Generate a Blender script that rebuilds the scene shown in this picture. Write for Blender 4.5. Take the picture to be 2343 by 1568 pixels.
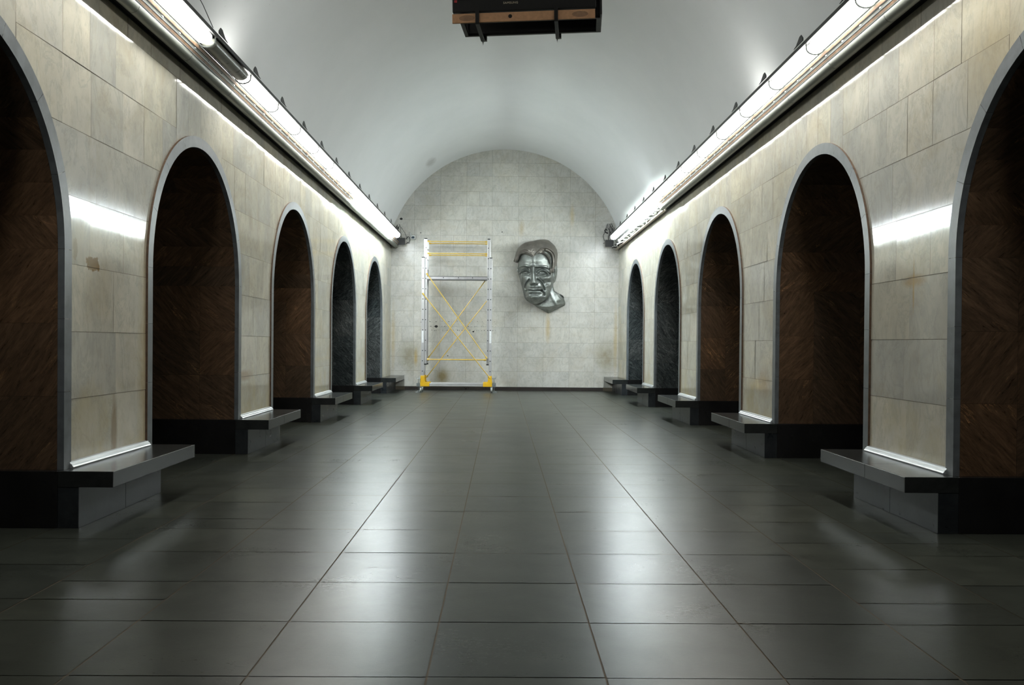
import bpy, bmesh, math, random
import numpy as np
from mathutils import Vector, Matrix
random.seed(7)
SC = bpy.context.scene
COL = SC.collection
for o in list(bpy.data.objects): bpy.data.objects.remove(o)

# ------------------------------------------------------------------ camera, world, exposure
F = 2087.0; CX = 1171.5; CY = 804.15
CAM = Vector((-0.0777, 0.0, 1.4613))
def make_camera():
    y, pt, r = .01114, -.009145, .008557
    def axes(v):
        X, Y, Z = v
        x = math.cos(y)*X-math.sin(y)*Y; d = math.sin(y)*X+math.cos(y)*Y
        d2 = math.cos(pt)*d+math.sin(pt)*Z; z2 = -math.sin(pt)*d+math.cos(pt)*Z
        return (math.cos(r)*x+math.sin(r)*z2, d2, -math.sin(r)*x+math.cos(r)*z2)
    ex, ey, ez = axes((1,0,0)), axes((0,1,0)), axes((0,0,1))
    right = (ex[0], ey[0], ez[0]); fwd = (ex[1], ey[1], ez[1]); up = (ex[2], ey[2], ez[2])
    cd = bpy.data.cameras.new('camera'); co = bpy.data.objects.new('camera', cd); COL.objects.link(co)
    m = Matrix(((right[0], up[0], -fwd[0], CAM.x), (right[1], up[1], -fwd[1], CAM.y), (right[2], up[2], -fwd[2], CAM.z), (0,0,0,1)))
    co.matrix_world = m
    cd.sensor_width = 36; cd.lens = 36*F/2343; cd.shift_y = (CY-784)/2343
    cd.clip_start = .05; cd.clip_end = 200
    SC.camera = co
make_camera()
W = bpy.data.worlds.new('world'); SC.world = W; W.use_nodes = True
W.node_tree.nodes['Background'].inputs[0].default_value = (.03,.035,.04,1)
W.node_tree.nodes['Background'].inputs[1].default_value = .05
SC.view_settings.view_transform = 'Standard'; SC.view_settings.look = 'None'
SC.view_settings.gamma = 1; SC.view_settings.use_curve_mapping = False
SC.view_settings.exposure = 0.07
LAMP_E = 26.0          # strip-light diffusers
LAMP_FAR = 95.0        # the newer ones next to the end wall
TUBE_E = 150.0          # bare tubes next to the end wall

# ------------------------------------------------------------------ dimensions (metres)
HW = 3.5                                   # half width of the hall
Y1, PER, PIER = 7.127, 4.695, 1.792        # first pillar, pitch, pillar length
YB = 28.07; YF = -9.0                      # end wall, wall behind the camera
RI, RO = 1.4516, 1.572                     # arch radii, inner and outer edge of the stone band
ZS = 3.735-RO                              # springing
SEAT = .442
RV, ZV = 3.66, 3.74                        # vault
KP = range(-3, 5)                          # pillars
ARCH = [Y1+k*PER-(PER-PIER)/2 for k in range(-2, 5)]   # arch centres; arch k is in front of pillar k
ROWS = [.442, .984, 1.522, 2.06, 2.60, 3.14, 3.68, 4.21, 4.395]
LP, LY0 = 1.32, 8.13                       # strip-light pitch and origin

# ------------------------------------------------------------------ helpers
class MB:
    def __init__(s): s.v=[]; s.f=[]; s.m=[]; s.uv=[]; s.t=[]
    def face(s, pts, m=0, uv=None, t=.5):
        b=len(s.v); s.v += [tuple(p) for p in pts]; s.f.append(list(range(b,b+len(pts)))); s.m.append(m)
        s.uv.append(uv if uv else [(p[0]+p[1],p[2]) for p in pts]); s.t.append(t)
    def box(s, x0,x1,y0,y1,z0,z1, m=0, t=.5):
        if x0>x1: x0,x1=x1,x0
        if y0>y1: y0,y1=y1,y0
        if z0>z1: z0,z1=z1,z0
        b=len(s.v)
        s.v += [(x0,y0,z0),(x1,y0,z0),(x1,y1,z0),(x0,y1,z0),(x0,y0,z1),(x1,y0,z1),(x1,y1,z1),(x0,y1,z1)]
        for q in ((0,3,2,1),(4,5,6,7),(0,1,5,4),(1,2,6,5),(2,3,7,6),(3,0,4,7)):
            f=[b+i for i in q]; s.f.append(f); s.m.append(m); s.t.append(t)
            P=[s.v[i] for i in f]
            ax=[max(p[k] for p in P)-min(p[k] for p in P) for k in range(3)]
            k=ax.index(min(ax)); a,c=[i for i in range(3) if i!=k]
            s.uv.append([(p[a]+t*7.3,p[c]+t*3.1) for p in P])
    def sweep(s, path, rad, n=10, m=0, cap=True, t=.5):
        # round bar along a list of points
        P=[Vector(p) for p in path]; R=rad if isinstance(rad,(list,tuple)) else [rad]*len(P)
        rings=[]; up=None
        for i,p in enumerate(P):
            d=(P[min(i+1,len(P)-1)]-P[max(i-1,0)]).normalized()
            if up is None: up=Vector((0,0,1)) if abs(d.z)<.9 else Vector((1,0,0))
            a=d.cross(up).normalized(); b2=a.cross(d).normalized(); up=b2
            base=len(s.v)
            for k in range(n):
                g=2*math.pi*k/n; s.v.append(tuple(p+a*math.cos(g)*R[i]+b2*math.sin(g)*R[i]))
            rings.append(base)
        for i in range(len(P)-1):
            for k in range(n):
                k2=(k+1)%n; f=[rings[i]+k,rings[i]+k2,rings[i+1]+k2,rings[i+1]+k]
                s.f.append(f); s.m.append(m); s.t.append(t); s.uv.append([(k/n,i),( (k+1)/n,i),((k+1)/n,i+1),(k/n,i+1)])
        if cap:
            for r_,rev in ((rings[0],True),(rings[-1],False)):
                f=[r_+k for k in range(n)]; f=f[::-1] if rev else f
                s.f.append(f); s.m.append(m); s.t.append(t); s.uv.append([(0,0)]*n)
    def prism(s, prof, y0, y1, m=0, cap=True, flip=False, axis='y', t=.5):
        # extrude a closed (a,b) profile; axis y: a=x b=z ; axis x: a=y b=z ; axis z: a=x b=y
        n=len(prof); b=len(s.v)
        def P(a,c,e): return {'y':(a,e,c),'x':(e,a,c),'z':(a,c,e)}[axis]
        for e in (y0,y1):
            for a,c in prof: s.v.append(P(a,c,e))
        L=0
        for k in range(n):
            k2=(k+1)%n; f=[b+k,b+k2,b+n+k2,b+n+k]; L2=L+math.dist(prof[k],prof[k2])
            s.f.append(f); s.m.append(m); s.t.append(t); s.uv.append([(y0,L),(y0,L2),(y1,L2),(y1,L)]); L=L2
        if cap:
            s.f.append([b+k for k in range(n)][::-1]); s.m.append(m); s.t.append(t); s.uv.append([prof[k] for k in range(n)][::-1])
            s.f.append([b+n+k for k in range(n)]); s.m.append(m); s.t.append(t); s.uv.append([prof[k] for k in range(n)])
    def build(s, name, mats, parent=None, smooth=False, bevel=0, recalc=True, angle=35, kind=None):
        me=bpy.data.meshes.new(name); me.from_pydata(s.v,[],s.f)
        for m in (mats if isinstance(mats,(list,tuple)) else [mats]): me.materials.append(m)
        me.polygons.foreach_set('material_index', s.m)
        uv=me.uv_layers.new(name='UVMap'); flat=[]
        for q in s.uv:
            for a in q: flat += [a[0],a[1]]
        uv.data.foreach_set('uv', flat)
        at=me.attributes.new('tile','FLOAT','FACE'); at.data.foreach_set('value', s.t)
        if recalc:
            bm=bmesh.new(); bm.from_mesh(me); bmesh.ops.recalc_face_normals(bm, faces=bm.faces); bm.to_mesh(me); bm.free()
        if smooth:
            for p in me.polygons: p.use_smooth=True
            me.set_sharp_from_angle(angle=math.radians(angle))
        o=bpy.data.objects.new(name, me); COL.objects.link(o)
        if parent: o.parent=parent
        if bevel:
            b=o.modifiers.new('bevel','BEVEL'); b.width=bevel; b.segments=2; b.limit_method='ANGLE'
        if kind: o['kind']=kind
        return o
def tag(o, label, cat, group=None):
    o['label']=label; o['category']=cat
    if group: o['group']=group
    return o
def thing(name, label, cat, loc=(0,0,0), group=None):
    o=bpy.data.objects.new(name,None); COL.objects.link(o); o.location=loc; o.empty_display_size=.2
    return tag(o,label,cat,group)
def rebase(root, objs):
    # children are modelled in world coordinates; keep them there under a root that has a location
    for c in objs:
        c.parent=root; c.matrix_parent_inverse=Matrix.Translation(-root.location)
def copytree(root, loc, label):
    r=root.copy(); COL.objects.link(r); r.location=loc; r['label']=label
    for ch in list(root.children):
        c=ch.copy(); COL.objects.link(c); c.parent=r
        for g in ch.children:
            d=g.copy(); COL.objects.link(d); d.parent=c
    return r

# ------------------------------------------------------------------ materials
class NT:
    def __init__(s,name):
        s.mat=bpy.data.materials.new(name); s.mat.use_nodes=True; s.t=s.mat.node_tree; s.b=s.t.nodes['Principled BSDF']
    def n(s,ty,**kw):
        nd=s.t.nodes.new(ty)
        for k,v in kw.items(): setattr(nd,k,v)
        return nd
    def l(s,a,b): s.t.links.new(a,b)
    def inp(s,nd,i,v):
        if hasattr(v,'is_linked') or hasattr(v,'links'): s.l(v,nd.inputs[i])
        else: nd.inputs[i].default_value=v
    def math(s,op,a,b=0.0,c=None,clamp=False):
        nd=s.n('ShaderNodeMath',operation=op,use_clamp=clamp); s.inp(nd,0,a); s.inp(nd,1,b)
        if c is not None: s.inp(nd,2,c)
        return nd.outputs[0]
    def mix(s,f,a,b,mode='MIX'):
        nd=s.n('ShaderNodeMix',data_type='RGBA',blend_type=mode); s.inp(nd,0,f); s.inp(nd,6,a); s.inp(nd,7,b); return nd.outputs[2]
    def ramp(s,f,stops):
        nd=s.n('ShaderNodeValToRGB'); s.l(f,nd.inputs[0]); e=nd.color_ramp.elements
        while len(e)<len(stops): e.new(.5)
        for x,(p,c) in zip(e,stops): x.position=p; x.color=c if len(c)==4 else (*c,1)
        return nd.outputs[0]
    def noise(s,vec,scale,detail=4,rough=.55,dist=0.0):
        nd=s.n('ShaderNodeTexNoise'); s.l(vec,nd.inputs['Vector']); nd.inputs['Scale'].default_value=scale
        nd.inputs['Detail'].default_value=detail; nd.inputs['Roughness'].default_value=rough; nd.inputs['Distortion'].default_value=dist
        return nd.outputs[0]
    def uv(s,sx=1,sy=1,sz=1,rot=0,coord='UV'):
        tc=s.n('ShaderNodeTexCoord'); mp=s.n('ShaderNodeMapping'); s.l(tc.outputs[coord],mp.inputs[0])
        mp.inputs['Scale'].default_value=(sx,sy,sz); mp.inputs['Rotation'].default_value=(0,0,rot); return mp.outputs[0]
    def attr(s,name='tile'):
        nd=s.n('ShaderNodeAttribute',attribute_name=name); return nd.outputs['Fac']
    def bump(s,h,strength=.2,dist=.002):
        nd=s.n('ShaderNodeBump'); nd.inputs['Strength'].default_value=strength; nd.inputs['Distance'].default_value=dist
        s.l(h,nd.inputs['Height']); s.l(nd.outputs[0],s.b.inputs['Normal'])
    def set(s,**kw):
        names={'color':'Base Color','rough':'Roughness','metal':'Metallic','spec':'Specular IOR Level','coat':'Coat Weight','coatr':'Coat Roughness','em':'Emission Color','ems':'Emission Strength','ior':'IOR'}
        for k,v in kw.items(): s.inp(s.b,names[k],v)
        return s.mat
def C4(*c): return (*c,1.0)
def simple(name,col,rough=.5,metal=0.,scale=30,var=.12,spec=.5,bump=0):
    m=NT(name); v=m.uv(coord='Object'); n=m.noise(v,scale,4)
    lo=tuple(c*(1-var) for c in col); hi=tuple(min(1,c*(1+var)) for c in col)
    c=m.ramp(n,[(.3,lo),(.7,hi)])
    r=m.math('MULTIPLY_ADD',n,.16,rough-.08)
    if bump: m.bump(n,bump,.002)
    return m.set(color=c,rough=r,metal=metal,spec=spec)

def mat_wall(name, c1, c2, stain=.35, extra=None, rough=.085, vary=.85):
    m=NT(name); u=m.uv(); t=m.attr()
    big=m.noise(m.uv(1,.8,1),2.2,5,.6,.6); fine=m.noise(m.uv(1,.65,1),11,6,.7)
    c=m.mix(m.ramp(big,[(.32,(0,0,0)),(.68,(1,1,1))]),C4(*c1),C4(*c2))
    # slab-to-slab tone: lighter / darker, warmer / cooler
    c=m.mix(vary,c,m.ramp(t,[(0,(.83,.85,.88)),(.3,(1.0,.98,.92)),(.5,(.93,.94,.96)),(.75,(1.02,.99,.90)),(1,(1.08,1.06,1.02))]),'MULTIPLY')
    c=m.mix(m.math('MULTIPLY',m.ramp(fine,[(.35,(1,1,1)),(.5,(0,0,0))]),.24),c,C4(.33,.29,.21))
    # grey veins
    vein=m.noise(m.uv(1.1,.6,1,.5),2.4,6,.7,1.0)
    c=m.mix(m.math('MULTIPLY',m.ramp(m.math('ABSOLUTE',m.math('SUBTRACT',vein,.5)),[(0,(1,1,1)),(.035,(0,0,0))]),.30),c,C4(.28,.29,.27))
    # brown grime in patches
    st=m.noise(m.uv(1,.8,1,0,'Object'),1.1,6,.7,.8)
    c=m.mix(m.math('MULTIPLY',m.ramp(st,[(.50,(0,0,0)),(.70,(1,1,1))]),stain),c,C4(.36,.29,.17))
    # ochre tint broken up by noise, stronger on the lower slabs
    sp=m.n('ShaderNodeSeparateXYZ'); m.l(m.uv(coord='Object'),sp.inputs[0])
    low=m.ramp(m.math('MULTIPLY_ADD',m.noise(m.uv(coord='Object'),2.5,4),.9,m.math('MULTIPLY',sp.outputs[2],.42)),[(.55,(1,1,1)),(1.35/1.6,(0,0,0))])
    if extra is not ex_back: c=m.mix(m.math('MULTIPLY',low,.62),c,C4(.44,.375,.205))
    if extra: c=extra(m,c)
    r=m.math('MULTIPLY_ADD',fine,.06,rough-.03)
    m.bump(big,.12,.004)
    return m.set(color=c,rough=r,spec=.36)

def blob(m,c,cx,cy,cz,rx,ry,rz,col,amt,thr=(.42,.62),scale=5):
    # a stain with its own broken outline at a place on the wall
    tc=m.n('ShaderNodeTexCoord'); mp=m.n('ShaderNodeMapping',vector_type='POINT'); m.l(tc.outputs['Object'],mp.inputs[0])
    mp.inputs['Location'].default_value=(-cx/rx,-cy/ry,-cz/rz); mp.inputs['Scale'].default_value=(1/rx,1/ry,1/rz)
    ln=m.n('ShaderNodeVectorMath',operation='LENGTH'); m.l(mp.outputs[0],ln.inputs[0])
    fall=m.math('SUBTRACT',1.0,ln.outputs['Value'],clamp=True)
    nz=m.noise(tc.outputs['Object'],scale,5,.7)
    f=m.math('MULTIPLY',fall,m.math('ADD',nz,.35))
    f=m.ramp(f,[(thr[0]*.5,(0,0,0)),(thr[1]*.8,(1,1,1))])
    return m.mix(m.math('MULTIPLY',f,amt),c,C4(*col))

def ex_left(m,c):
    c=blob(m,c,-HW,7.67,2.09,.5,.34,.17,(.20,.12,.03),.95,(1.0,.70),14)
    c=blob(m,c,-HW,7.35,2.18,.5,.10,.25,(.25,.2,.12),.6,(1.0,.72),20)
    c=blob(m,c,-HW,8.1,.68,.5,.10,.42,(.27,.21,.13),.8,(.3,.7),4)
    c=blob(m,c,-HW,12.2,1.0,.5,.55,.12,(.33,.24,.15),.7,(.35,.8),6)
    c=blob(m,c,-HW,8.75,1.2,.5,.2,2.2,(.40,.30,.13),.5,(.3,.9),4)
    return c
def ex_right(m,c):
    c=blob(m,c,HW,7.9,2.03,.5,.35,.09,(.38,.27,.13),.8,(.35,.8),7)
    c=blob(m,c,HW,7.9,2.0,.5,.03,.35,(.42,.30,.13),.8,(.3,.8),7)
    c=blob(m,c,HW,6.6,3.6,.5,.9,.7,(.42,.33,.18),.45,(.4,.9),6)
    c=blob(m,c,HW,12.4,.95,.5,.5,.3,(.38,.28,.16),.55,(.3,.9),6)
    return c
def ex_back(m,c):
    c=blob(m,c,-2.9,YB,1.05,.55,.6,.75,(.24,.21,.13),.65,(.35,.95),5)
    c=blob(m,c,-2.72,YB,1.0,.10,.5,.45,(.45,.32,.12),.8,(.4,.9),8)
    c=blob(m,c,-1.9,YB,.42,.35,.5,.36,(.24,.19,.09),.9,(.25,.85),5)
    c=blob(m,c,3.15,YB,1.05,.55,.6,.75,(.26,.22,.13),.65,(.35,.95),5)
    c=blob(m,c,3.42,YB,1.6,.1,.5,1.6,(.45,.34,.16),.6,(.3,.9),4)
    c=blob(m,c,-3.42,YB,1.6,.1,.5,1.6,(.45,.34,.16),.5,(.3,.9),4)
    c=blob(m,c,1.33,YB,1.95,.12,.5,.75,(.48,.36,.18),.7,(.35,.9),8)
    c=blob(m,c,.5,YB,5.0,.14,.5,.4,(.42,.33,.2),.6,(.35,.9),8)
    c=blob(m,c,2.05,YB,5.4,.12,.5,.5,(.48,.38,.2),.6,(.35,.9),8)
    return c
WL=(.57,.55,.475); WD=(.455,.445,.395)
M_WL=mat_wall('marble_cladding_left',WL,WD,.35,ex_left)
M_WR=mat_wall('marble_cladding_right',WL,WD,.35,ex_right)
M_WB=mat_wall('marble_cladding_end',(.60,.59,.555),(.50,.49,.455),.25,ex_back,.24,.35)
M_GROUT=simple('grout',(.16,.135,.10),.9)
M_GROUT2=simple('floor_joint',(.115,.09,.06),.8)
M_BLACK=simple('dark_gap',(.012,.012,.012),.7)

def mat_floor():
    m=NT('floor_slate'); u=m.uv(); t=m.attr(); ob=m.uv(coord='Object')
    g=m.noise(u,3.0,6,.65,.6); fine=m.noise(m.uv(.4,1.6,1),60,4,.7); grit=m.noise(u,160,3,.7)
    c=m.ramp(g,[(.3,(.024,.027,.0225)),(.7,(.043,.048,.040))])
    c=m.mix(1.0,c,m.ramp(t,[(0,(.86,.88,.9)),(1,(1.12,1.1,1.05))]),'MULTIPLY')
    c=m.mix(m.math('MULTIPLY',m.ramp(grit,[(.5,(0,0,0)),(.75,(1,1,1))]),.35),c,C4(.075,.072,.058))
    r=m.math('MULTIPLY_ADD',m.noise(ob,1.3,3),.09,.205); r=m.math('MULTIPLY_ADD',fine,.09,r)
    h=m.math('ADD',m.math('MULTIPLY',grit,.5),fine); m.bump(h,.12,.0014)
    return m.set(color=c,rough=r,spec=.10)
M_FLOOR=mat_floor()

def mat_brown():
    m=NT('brown_marble'); t=m.attr()
    s1=m.noise(m.uv(1,7,1),2.2,6,.7,.8); s2=m.noise(m.uv(1,5,1),9,5,.75,.6)
    c=m.ramp(s1,[(.25,(.018,.013,.010)),(.48,(.070,.045,.028)),(.72,(.21,.13,.08))])
    c=m.mix(.45,c,m.ramp(s2,[(.3,(.014,.012,.010)),(.7,(.19,.12,.072))]))
    v=m.noise(m.uv(.7,4.5,1),2.6,5,.65,.5)
    vf=m.ramp(m.math('ABSOLUTE',m.math('SUBTRACT',v,.56)),[(0,(1,1,1)),(.014,(0,0,0))])
    gate=m.ramp(m.noise(m.uv(1,1.5,1),2.1,2),[(.52,(0,0,0)),(.68,(1,1,1))])
    c=m.mix(m.math('MULTIPLY',m.math('MULTIPLY',vf,gate),.65),c,C4(.60,.34,.16))
    c=m.mix(1.0,c,m.ramp(t,[(0,(.75,.8,.85)),(1,(1.25,1.15,1.05))]),'MULTIPLY')
    return m.set(color=c,rough=m.math('MULTIPLY_ADD',s2,.15,.22),spec=.45)
M_BROWN=mat_brown()
def mat_slate():
    m=NT('grey_veined_marble'); t=m.attr(); s2=m.noise(m.uv(1,4,1),9,5,.75,.6)
    c=m.ramp(m.noise(m.uv(1,6,1),2.4,6,.7,.8),[(.3,(.010,.012,.013)),(.7,(.055,.063,.066))])
    v=m.noise(m.uv(.8,4,1),2.8,5,.65,.6)
    c=m.mix(m.math('MULTIPLY',m.ramp(m.math('ABSOLUTE',m.math('SUBTRACT',v,.53)),[(0,(1,1,1)),(.013,(0,0,0))]),.5),c,C4(.34,.35,.35))
    c=m.mix(1.0,c,m.ramp(t,[(0,(.7,.75,.75)),(1,(1.25,1.2,1.15))]),'MULTIPLY')
    return m.set(color=c,rough=m.math('MULTIPLY_ADD',s2,.15,.2),spec=.45)
M_SLATE=mat_slate()
M_PLINTH=simple('black_stone',(.012,.012,.0125),.22,0,3,.3)
def mat_bench():
    m=NT('bench_stone'); u=m.uv(); g=m.noise(u,5,6,.7,.5)
    c=m.ramp(g,[(.3,(.016,.018,.018)),(.7,(.030,.033,.033))])
    return m.set(color=c,rough=m.math('MULTIPLY_ADD',g,.10,.15),spec=.4)
M_BENCH=mat_bench()
def mat_support():
    m=NT('bench_support_stone'); ob=m.uv(1,1,1.0,0,'Object'); g=m.noise(ob,4,6,.75,.5)
    c=m.ramp(g,[(.35,(.014,.017,.020)),(.7,(.036,.041,.045))])
    return m.set(color=c,rough=m.math('MULTIPLY_ADD',g,.2,.2),spec=.3)
M_SUPP=mat_support()
M_BAND=simple('grey_stone_band',(.120,.135,.145),.36,0,9,.22)
M_BANDSIDE=simple('band_edge',(.085,.05,.028),.6,0,20,.4)
M_ALU=simple('aluminium_moulding',(.50,.53,.55),.32,.6,3,.08)
M_PLASTER=None
def mat_plaster():
    m=NT('vault_plaster'); ob=m.uv(coord='Object'); g=m.noise(ob,.7,4,.6); s=m.noise(ob,28,2,.5)
    c=m.ramp(g,[(.3,(.74,.755,.765)),(.7,(.79,.80,.81))])
    c=m.mix(m.ramp(s,[(.78,(0,0,0)),(.80,(.5,.5,.5))]),c,C4(.25,.24,.22))
    c=blob(m,c,-2.2,26.5,6.7,.35,.9,.3,(.30,.29,.27),.5,(.6,.8),9)
    m.bump(m.noise(ob,3,3),.15,.01)
    return m.set(color=c,rough=.42,spec=.4)
M_PLASTER=mat_plaster()
def emis(name,col,st,base=(.8,.8,.8),var=.03):
    m=NT(name); ob=m.uv(coord='Object'); g=m.noise(ob,3,2)
    return m.set(color=C4(*base),em=C4(*col),ems=m.math('MULTIPLY_ADD',g,st*var*2,st*(1-var)),rough=.3)
M_LAMP=emis('lit_diffuser',(1.0,.99,.925),LAMP_E)
M_LAMPF=emis('lit_diffuser_cool',(.87,.96,1.0),LAMP_FAR)
M_LAMPG=emis('lit_diffuser_end',(.90,.965,1.0),LAMP_E*2.4)
M_TUBE=emis('bare_tube',(.86,1.0,.93),TUBE_E)
M_LOFF=simple('unlit_diffuser',(.20,.205,.18),.3,0,6,.1)
M_HOUS=simple('lamp_housing',(.10,.11,.105),.35,.6,10,.25)
M_HOUS2=simple('lamp_housing_dark',(.02,.02,.02),.5,.2,10,.3)
M_TROUGH=simple('cornice_enamel',(.17,.18,.155),.40,.35,3,.12)
M_TRAY=simple('tray_metal',(.22,.23,.205),.4,.5,4,.12)
M_TRAYB=simple('tray_brown_paint',(.21,.135,.085),.5,0,14,.3)
M_WIRE=simple('dark_wire',(.03,.03,.03),.5)

# ------------------------------------------------------------------ tiled surfaces
def archcut(y0,y1,z0,z1,yc,R):
    """parts of the rectangle outside the arch opening (centre yc, radius R, springing ZS)"""
    out=[]
    if y1<=yc-R or y0>=yc+R or z0>=ZS+R: return [[(y0,z0),(y1,z0),(y1,z1),(y0,z1)]]
    def half(z):
        if z<=ZS: return R
        if z>=ZS+R: return 0.0
        return math.sqrt(max(0,R*R-(z-ZS)**2))
    zs=[z0+(z1-z0)*i/14 for i in range(15)]
    for z in (ZS,ZS+R):
        if z0<z<z1: zs.append(z)
    zs=sorted(zs)
    for side in (-1,1):
        a0,a1=(y0,min(y1,yc)) if side<0 else (max(y0,yc),y1)
        if a1-a0<1e-4: continue
        bnd=[(min(max(yc+side*half(z),a0),a1),z) for z in zs]
        ok=[(abs(b-(a0 if side<0 else a1))>1e-4) for b,z in bnd]
        i=0
        while i<len(bnd):
            if not ok[i]: i+=1; continue
            j=i
            while j+1<len(bnd) and ok[j+1]: j+=1
            i2=max(0,i-1); j2=min(len(bnd)-1,j+1)
            run=bnd[i2:j2+1]; e=a0 if side<0 else a1
            poly=[(e,run[0][1])]+run+[(e,run[-1][1])]
            cl=[poly[0]]
            for q in poly[1:]:
                if math.dist(q,cl[-1])>1e-4: cl.append(q)
            if math.dist(cl[0],cl[-1])<1e-4: cl.pop()
            if len(cl)>2: out.append(cl)
            i=j+1
    return out
def tile2d(mb, rect, place, gap=.004, cut=None, m=0, tilt=.0026, rot=0.0, t=None):
    a0,a1,b0,b1=rect
    if a1-a0<.02 or b1-b0<.02: return
    t=random.random() if t is None else t
    ox,oy=random.uniform(0,40),random.uniform(0,40); cr,sr=math.cos(rot),math.sin(rot)
    ka,kb,k0=(random.gauss(0,tilt) for _ in range(3)); k0=k0*.25
    ca,cb=(a0+a1)/2,(b0+b1)/2
    r=(a0+gap/2,a1-gap/2,b0+gap/2,b1-gap/2)
    polys=[[(r[0],r[2]),(r[1],r[2]),(r[1],r[3]),(r[0],r[3])]]
    if cut is not None:
        polys=archcut(r[0],r[1],r[2],r[3],cut,RI+.06)
    for p in polys:
        pts=[place(a,b,(a-ca)*ka+(b-cb)*kb+k0) for a,b in p]
        uv=[((a-ca)*cr-(b-cb)*sr+ox,(a-ca)*sr+(b-cb)*cr+oy) for a,b in p]
        mb.face(pts,m,uv,t)
def splits(a,b,w,jit):
    out=[a]
    while out[-1]<b-w*.7:
        out.append(out[-1]+w*random.uniform(1-jit,1+jit))
    out[-1]=b
    return out if len(out)>1 else [a,b]

def side_wall(s, name, mat):
    mb=MB()
    pl=lambda a,b,e: (s*(HW+e),a,b)
    bk=lambda a,b,e: (s*(HW+.005),a,b)
    segs=[]   # bays: boundaries midway through pillars
    for i,yc in enumerate(ARCH):
        y0=yc-PER/2; y1=yc+PER/2
        if i==0: y0=YF
        if i==len(ARCH)-1: y1=yc+PER/2
        segs.append((y0,y1,yc))
    lastp=ARCH[-1]+PER/2
    pil=[]    # pillars between openings
    edges=[(YF,ARCH[0]-RI)]+[(ARCH[i]+RI,ARCH[i+1]-RI) for i in range(len(ARCH)-1)]+[(ARCH[-1]+RI,YB)]
    for (e0,e1) in edges:
        left=[c for c in ARCH if abs(c+RI-e0)<.01]; right=[c for c in ARCH if abs(c-RI-e1)<.01]
        mid=(e0+e1)/2
        # rows of the pillar itself, widening upward round the arches
        for r in range(0,5):
            z0,z1=ROWS[r],ROWS[r+1]
            ext=0.0
            if z1>ZS:
                ext=RI-math.sqrt(max(0,RI*RI-(min(z1,ZS+RI)-ZS)**2))
            y0=e0-(ext if left else 0); y1=e1+(ext if right else 0)
            n=2 if r<3 else 3
            if y1-y0>3.5: n=6
            js=[y0+(y1-y0)*k/n+(random.uniform(-.13,.13) if 0<k<n else 0) for k in range(n+1)]
            for k in range(n):
                a0,a1=js[k],js[k+1]; m_=(a0+a1)/2
                cut=None
                if left and m_<mid: cut=left[0]
                if right and m_>=mid: cut=right[0]
                # a slab that straddles the middle never reaches both openings
                tile2d(mb,(a0,a1,z0,z1),pl,cut=cut,t=min(1,max(0,random.gauss(.5,.3))))
        # two rows between the arch heads
        y0=e0+(RI-.77 if left else 0)*1.0; y1=e1-(RI-.77 if right else 0)
        y0=(left[0]+.77) if left else e0; y1=(right[0]-.77) if right else e1
        for r in (5,6):
            js=splits(y0,y1,.55,.25)
            for a0,a1 in zip(js,js[1:]):
                m_=(a0+a1)/2; cut=left[0] if (left and m_<mid) else (right[0] if right else None)
                tile2d(mb,(a0,a1,ROWS[r],ROWS[r+1]),pl,cut=cut)
    for yc in ARCH:       # tall narrow slabs over the arch heads
        js=[yc-.77,yc-.40,yc,yc+.38,yc+.77]
        for a0,a1 in zip(js,js[1:]): tile2d(mb,(a0,a1,3.14,4.21),pl,cut=yc)
    js=splits(YF,YB,.72,.25)
    for a0,a1 in zip(js,js[1:]): tile2d(mb,(a0,a1,4.21,4.395),pl)
    # backing
    for i,yc in enumerate(ARCH):
        y0=YF if i==0 else yc-PER/2; y1=YB if i==len(ARCH)-1 else yc+PER/2
        for p in archcut(y0,y1,0,4.5,yc,RI+.06):
            mb.face([bk(a,b,0) for a,b in p],1)
    # passage jambs, one pair per pillar
    for k,(e0,e1) in enumerate(edges):
        for face_y,sg in ((e0,1),(e1,-1)):
            if face_y in (YF,YB): continue
            x=HW+.03; cols=[x,x+.45,x+1.05,x+1.6,x+2.25,x+2.9]
            zz=[SEAT,1.014,1.584,2.148,ZS+.3]
            zz=[SEAT,1.014,1.584,ZS]
            for c0,c1 in zip(cols,cols[1:]):
                for z0,z1 in zip(zz,zz[1:]):
                    tile2d(mb,(c0,c1,z0,z1),lambda a,b,e,fy=face_y: (s*a,fy+e,b),gap=.002,m=(4 if face_y>18 else 2),tilt=.0008,rot=random.choice((-1,1))*random.uniform(.6,1.05))
            mb.face([(s*(HW+.03),face_y+.004*(1 if face_y==e0 else -1),0),(s*6.4,face_y+.004*(1 if face_y==e0 else -1),0),(s*6.4,face_y+.004*(1 if face_y==e0 else -1),ZS),(s*(HW+.03),face_y+.004*(1 if face_y==e0 else -1),ZS)],3)
    for yc in ARCH:       # barrel soffit of each passage
        N=18; x=HW+.03; cols=[x,x+.55,x+1.2,x+2.0,x+2.9]
        for i in range(N):
            g0,g1=math.pi*i/N,math.pi*(i+1)/N
            for c0,c1 in zip(cols,cols[1:]):
                if i%2==0: tt=random.random(); ox,oy=random.uniform(0,30),random.uniform(0,30); ro=random.choice((-.8,.8))
                P=[(s*c,yc-RI*math.cos(g),ZS+RI*math.sin(g)) for c,g in ((c0,g0),(c1,g0),(c1,g1),(c0,g1))]
                L=[(c*math.cos(ro)-g*RI*math.sin(ro)+ox,c*math.sin(ro)+g*RI*math.cos(ro)+oy) for c,g in ((c0,g0),(c1,g0),(c1,g1),(c0,g1))]
                mb.face(P,4 if yc>18 else 2,L,tt)
    # platform side of the pillars
    for (e0,e1) in edges:
        mb.face([(s*6.43,e0,0),(s*6.43,e1,0),(s*6.43,e1,4.5),(s*6.43,e0,4.5)],2)
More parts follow.
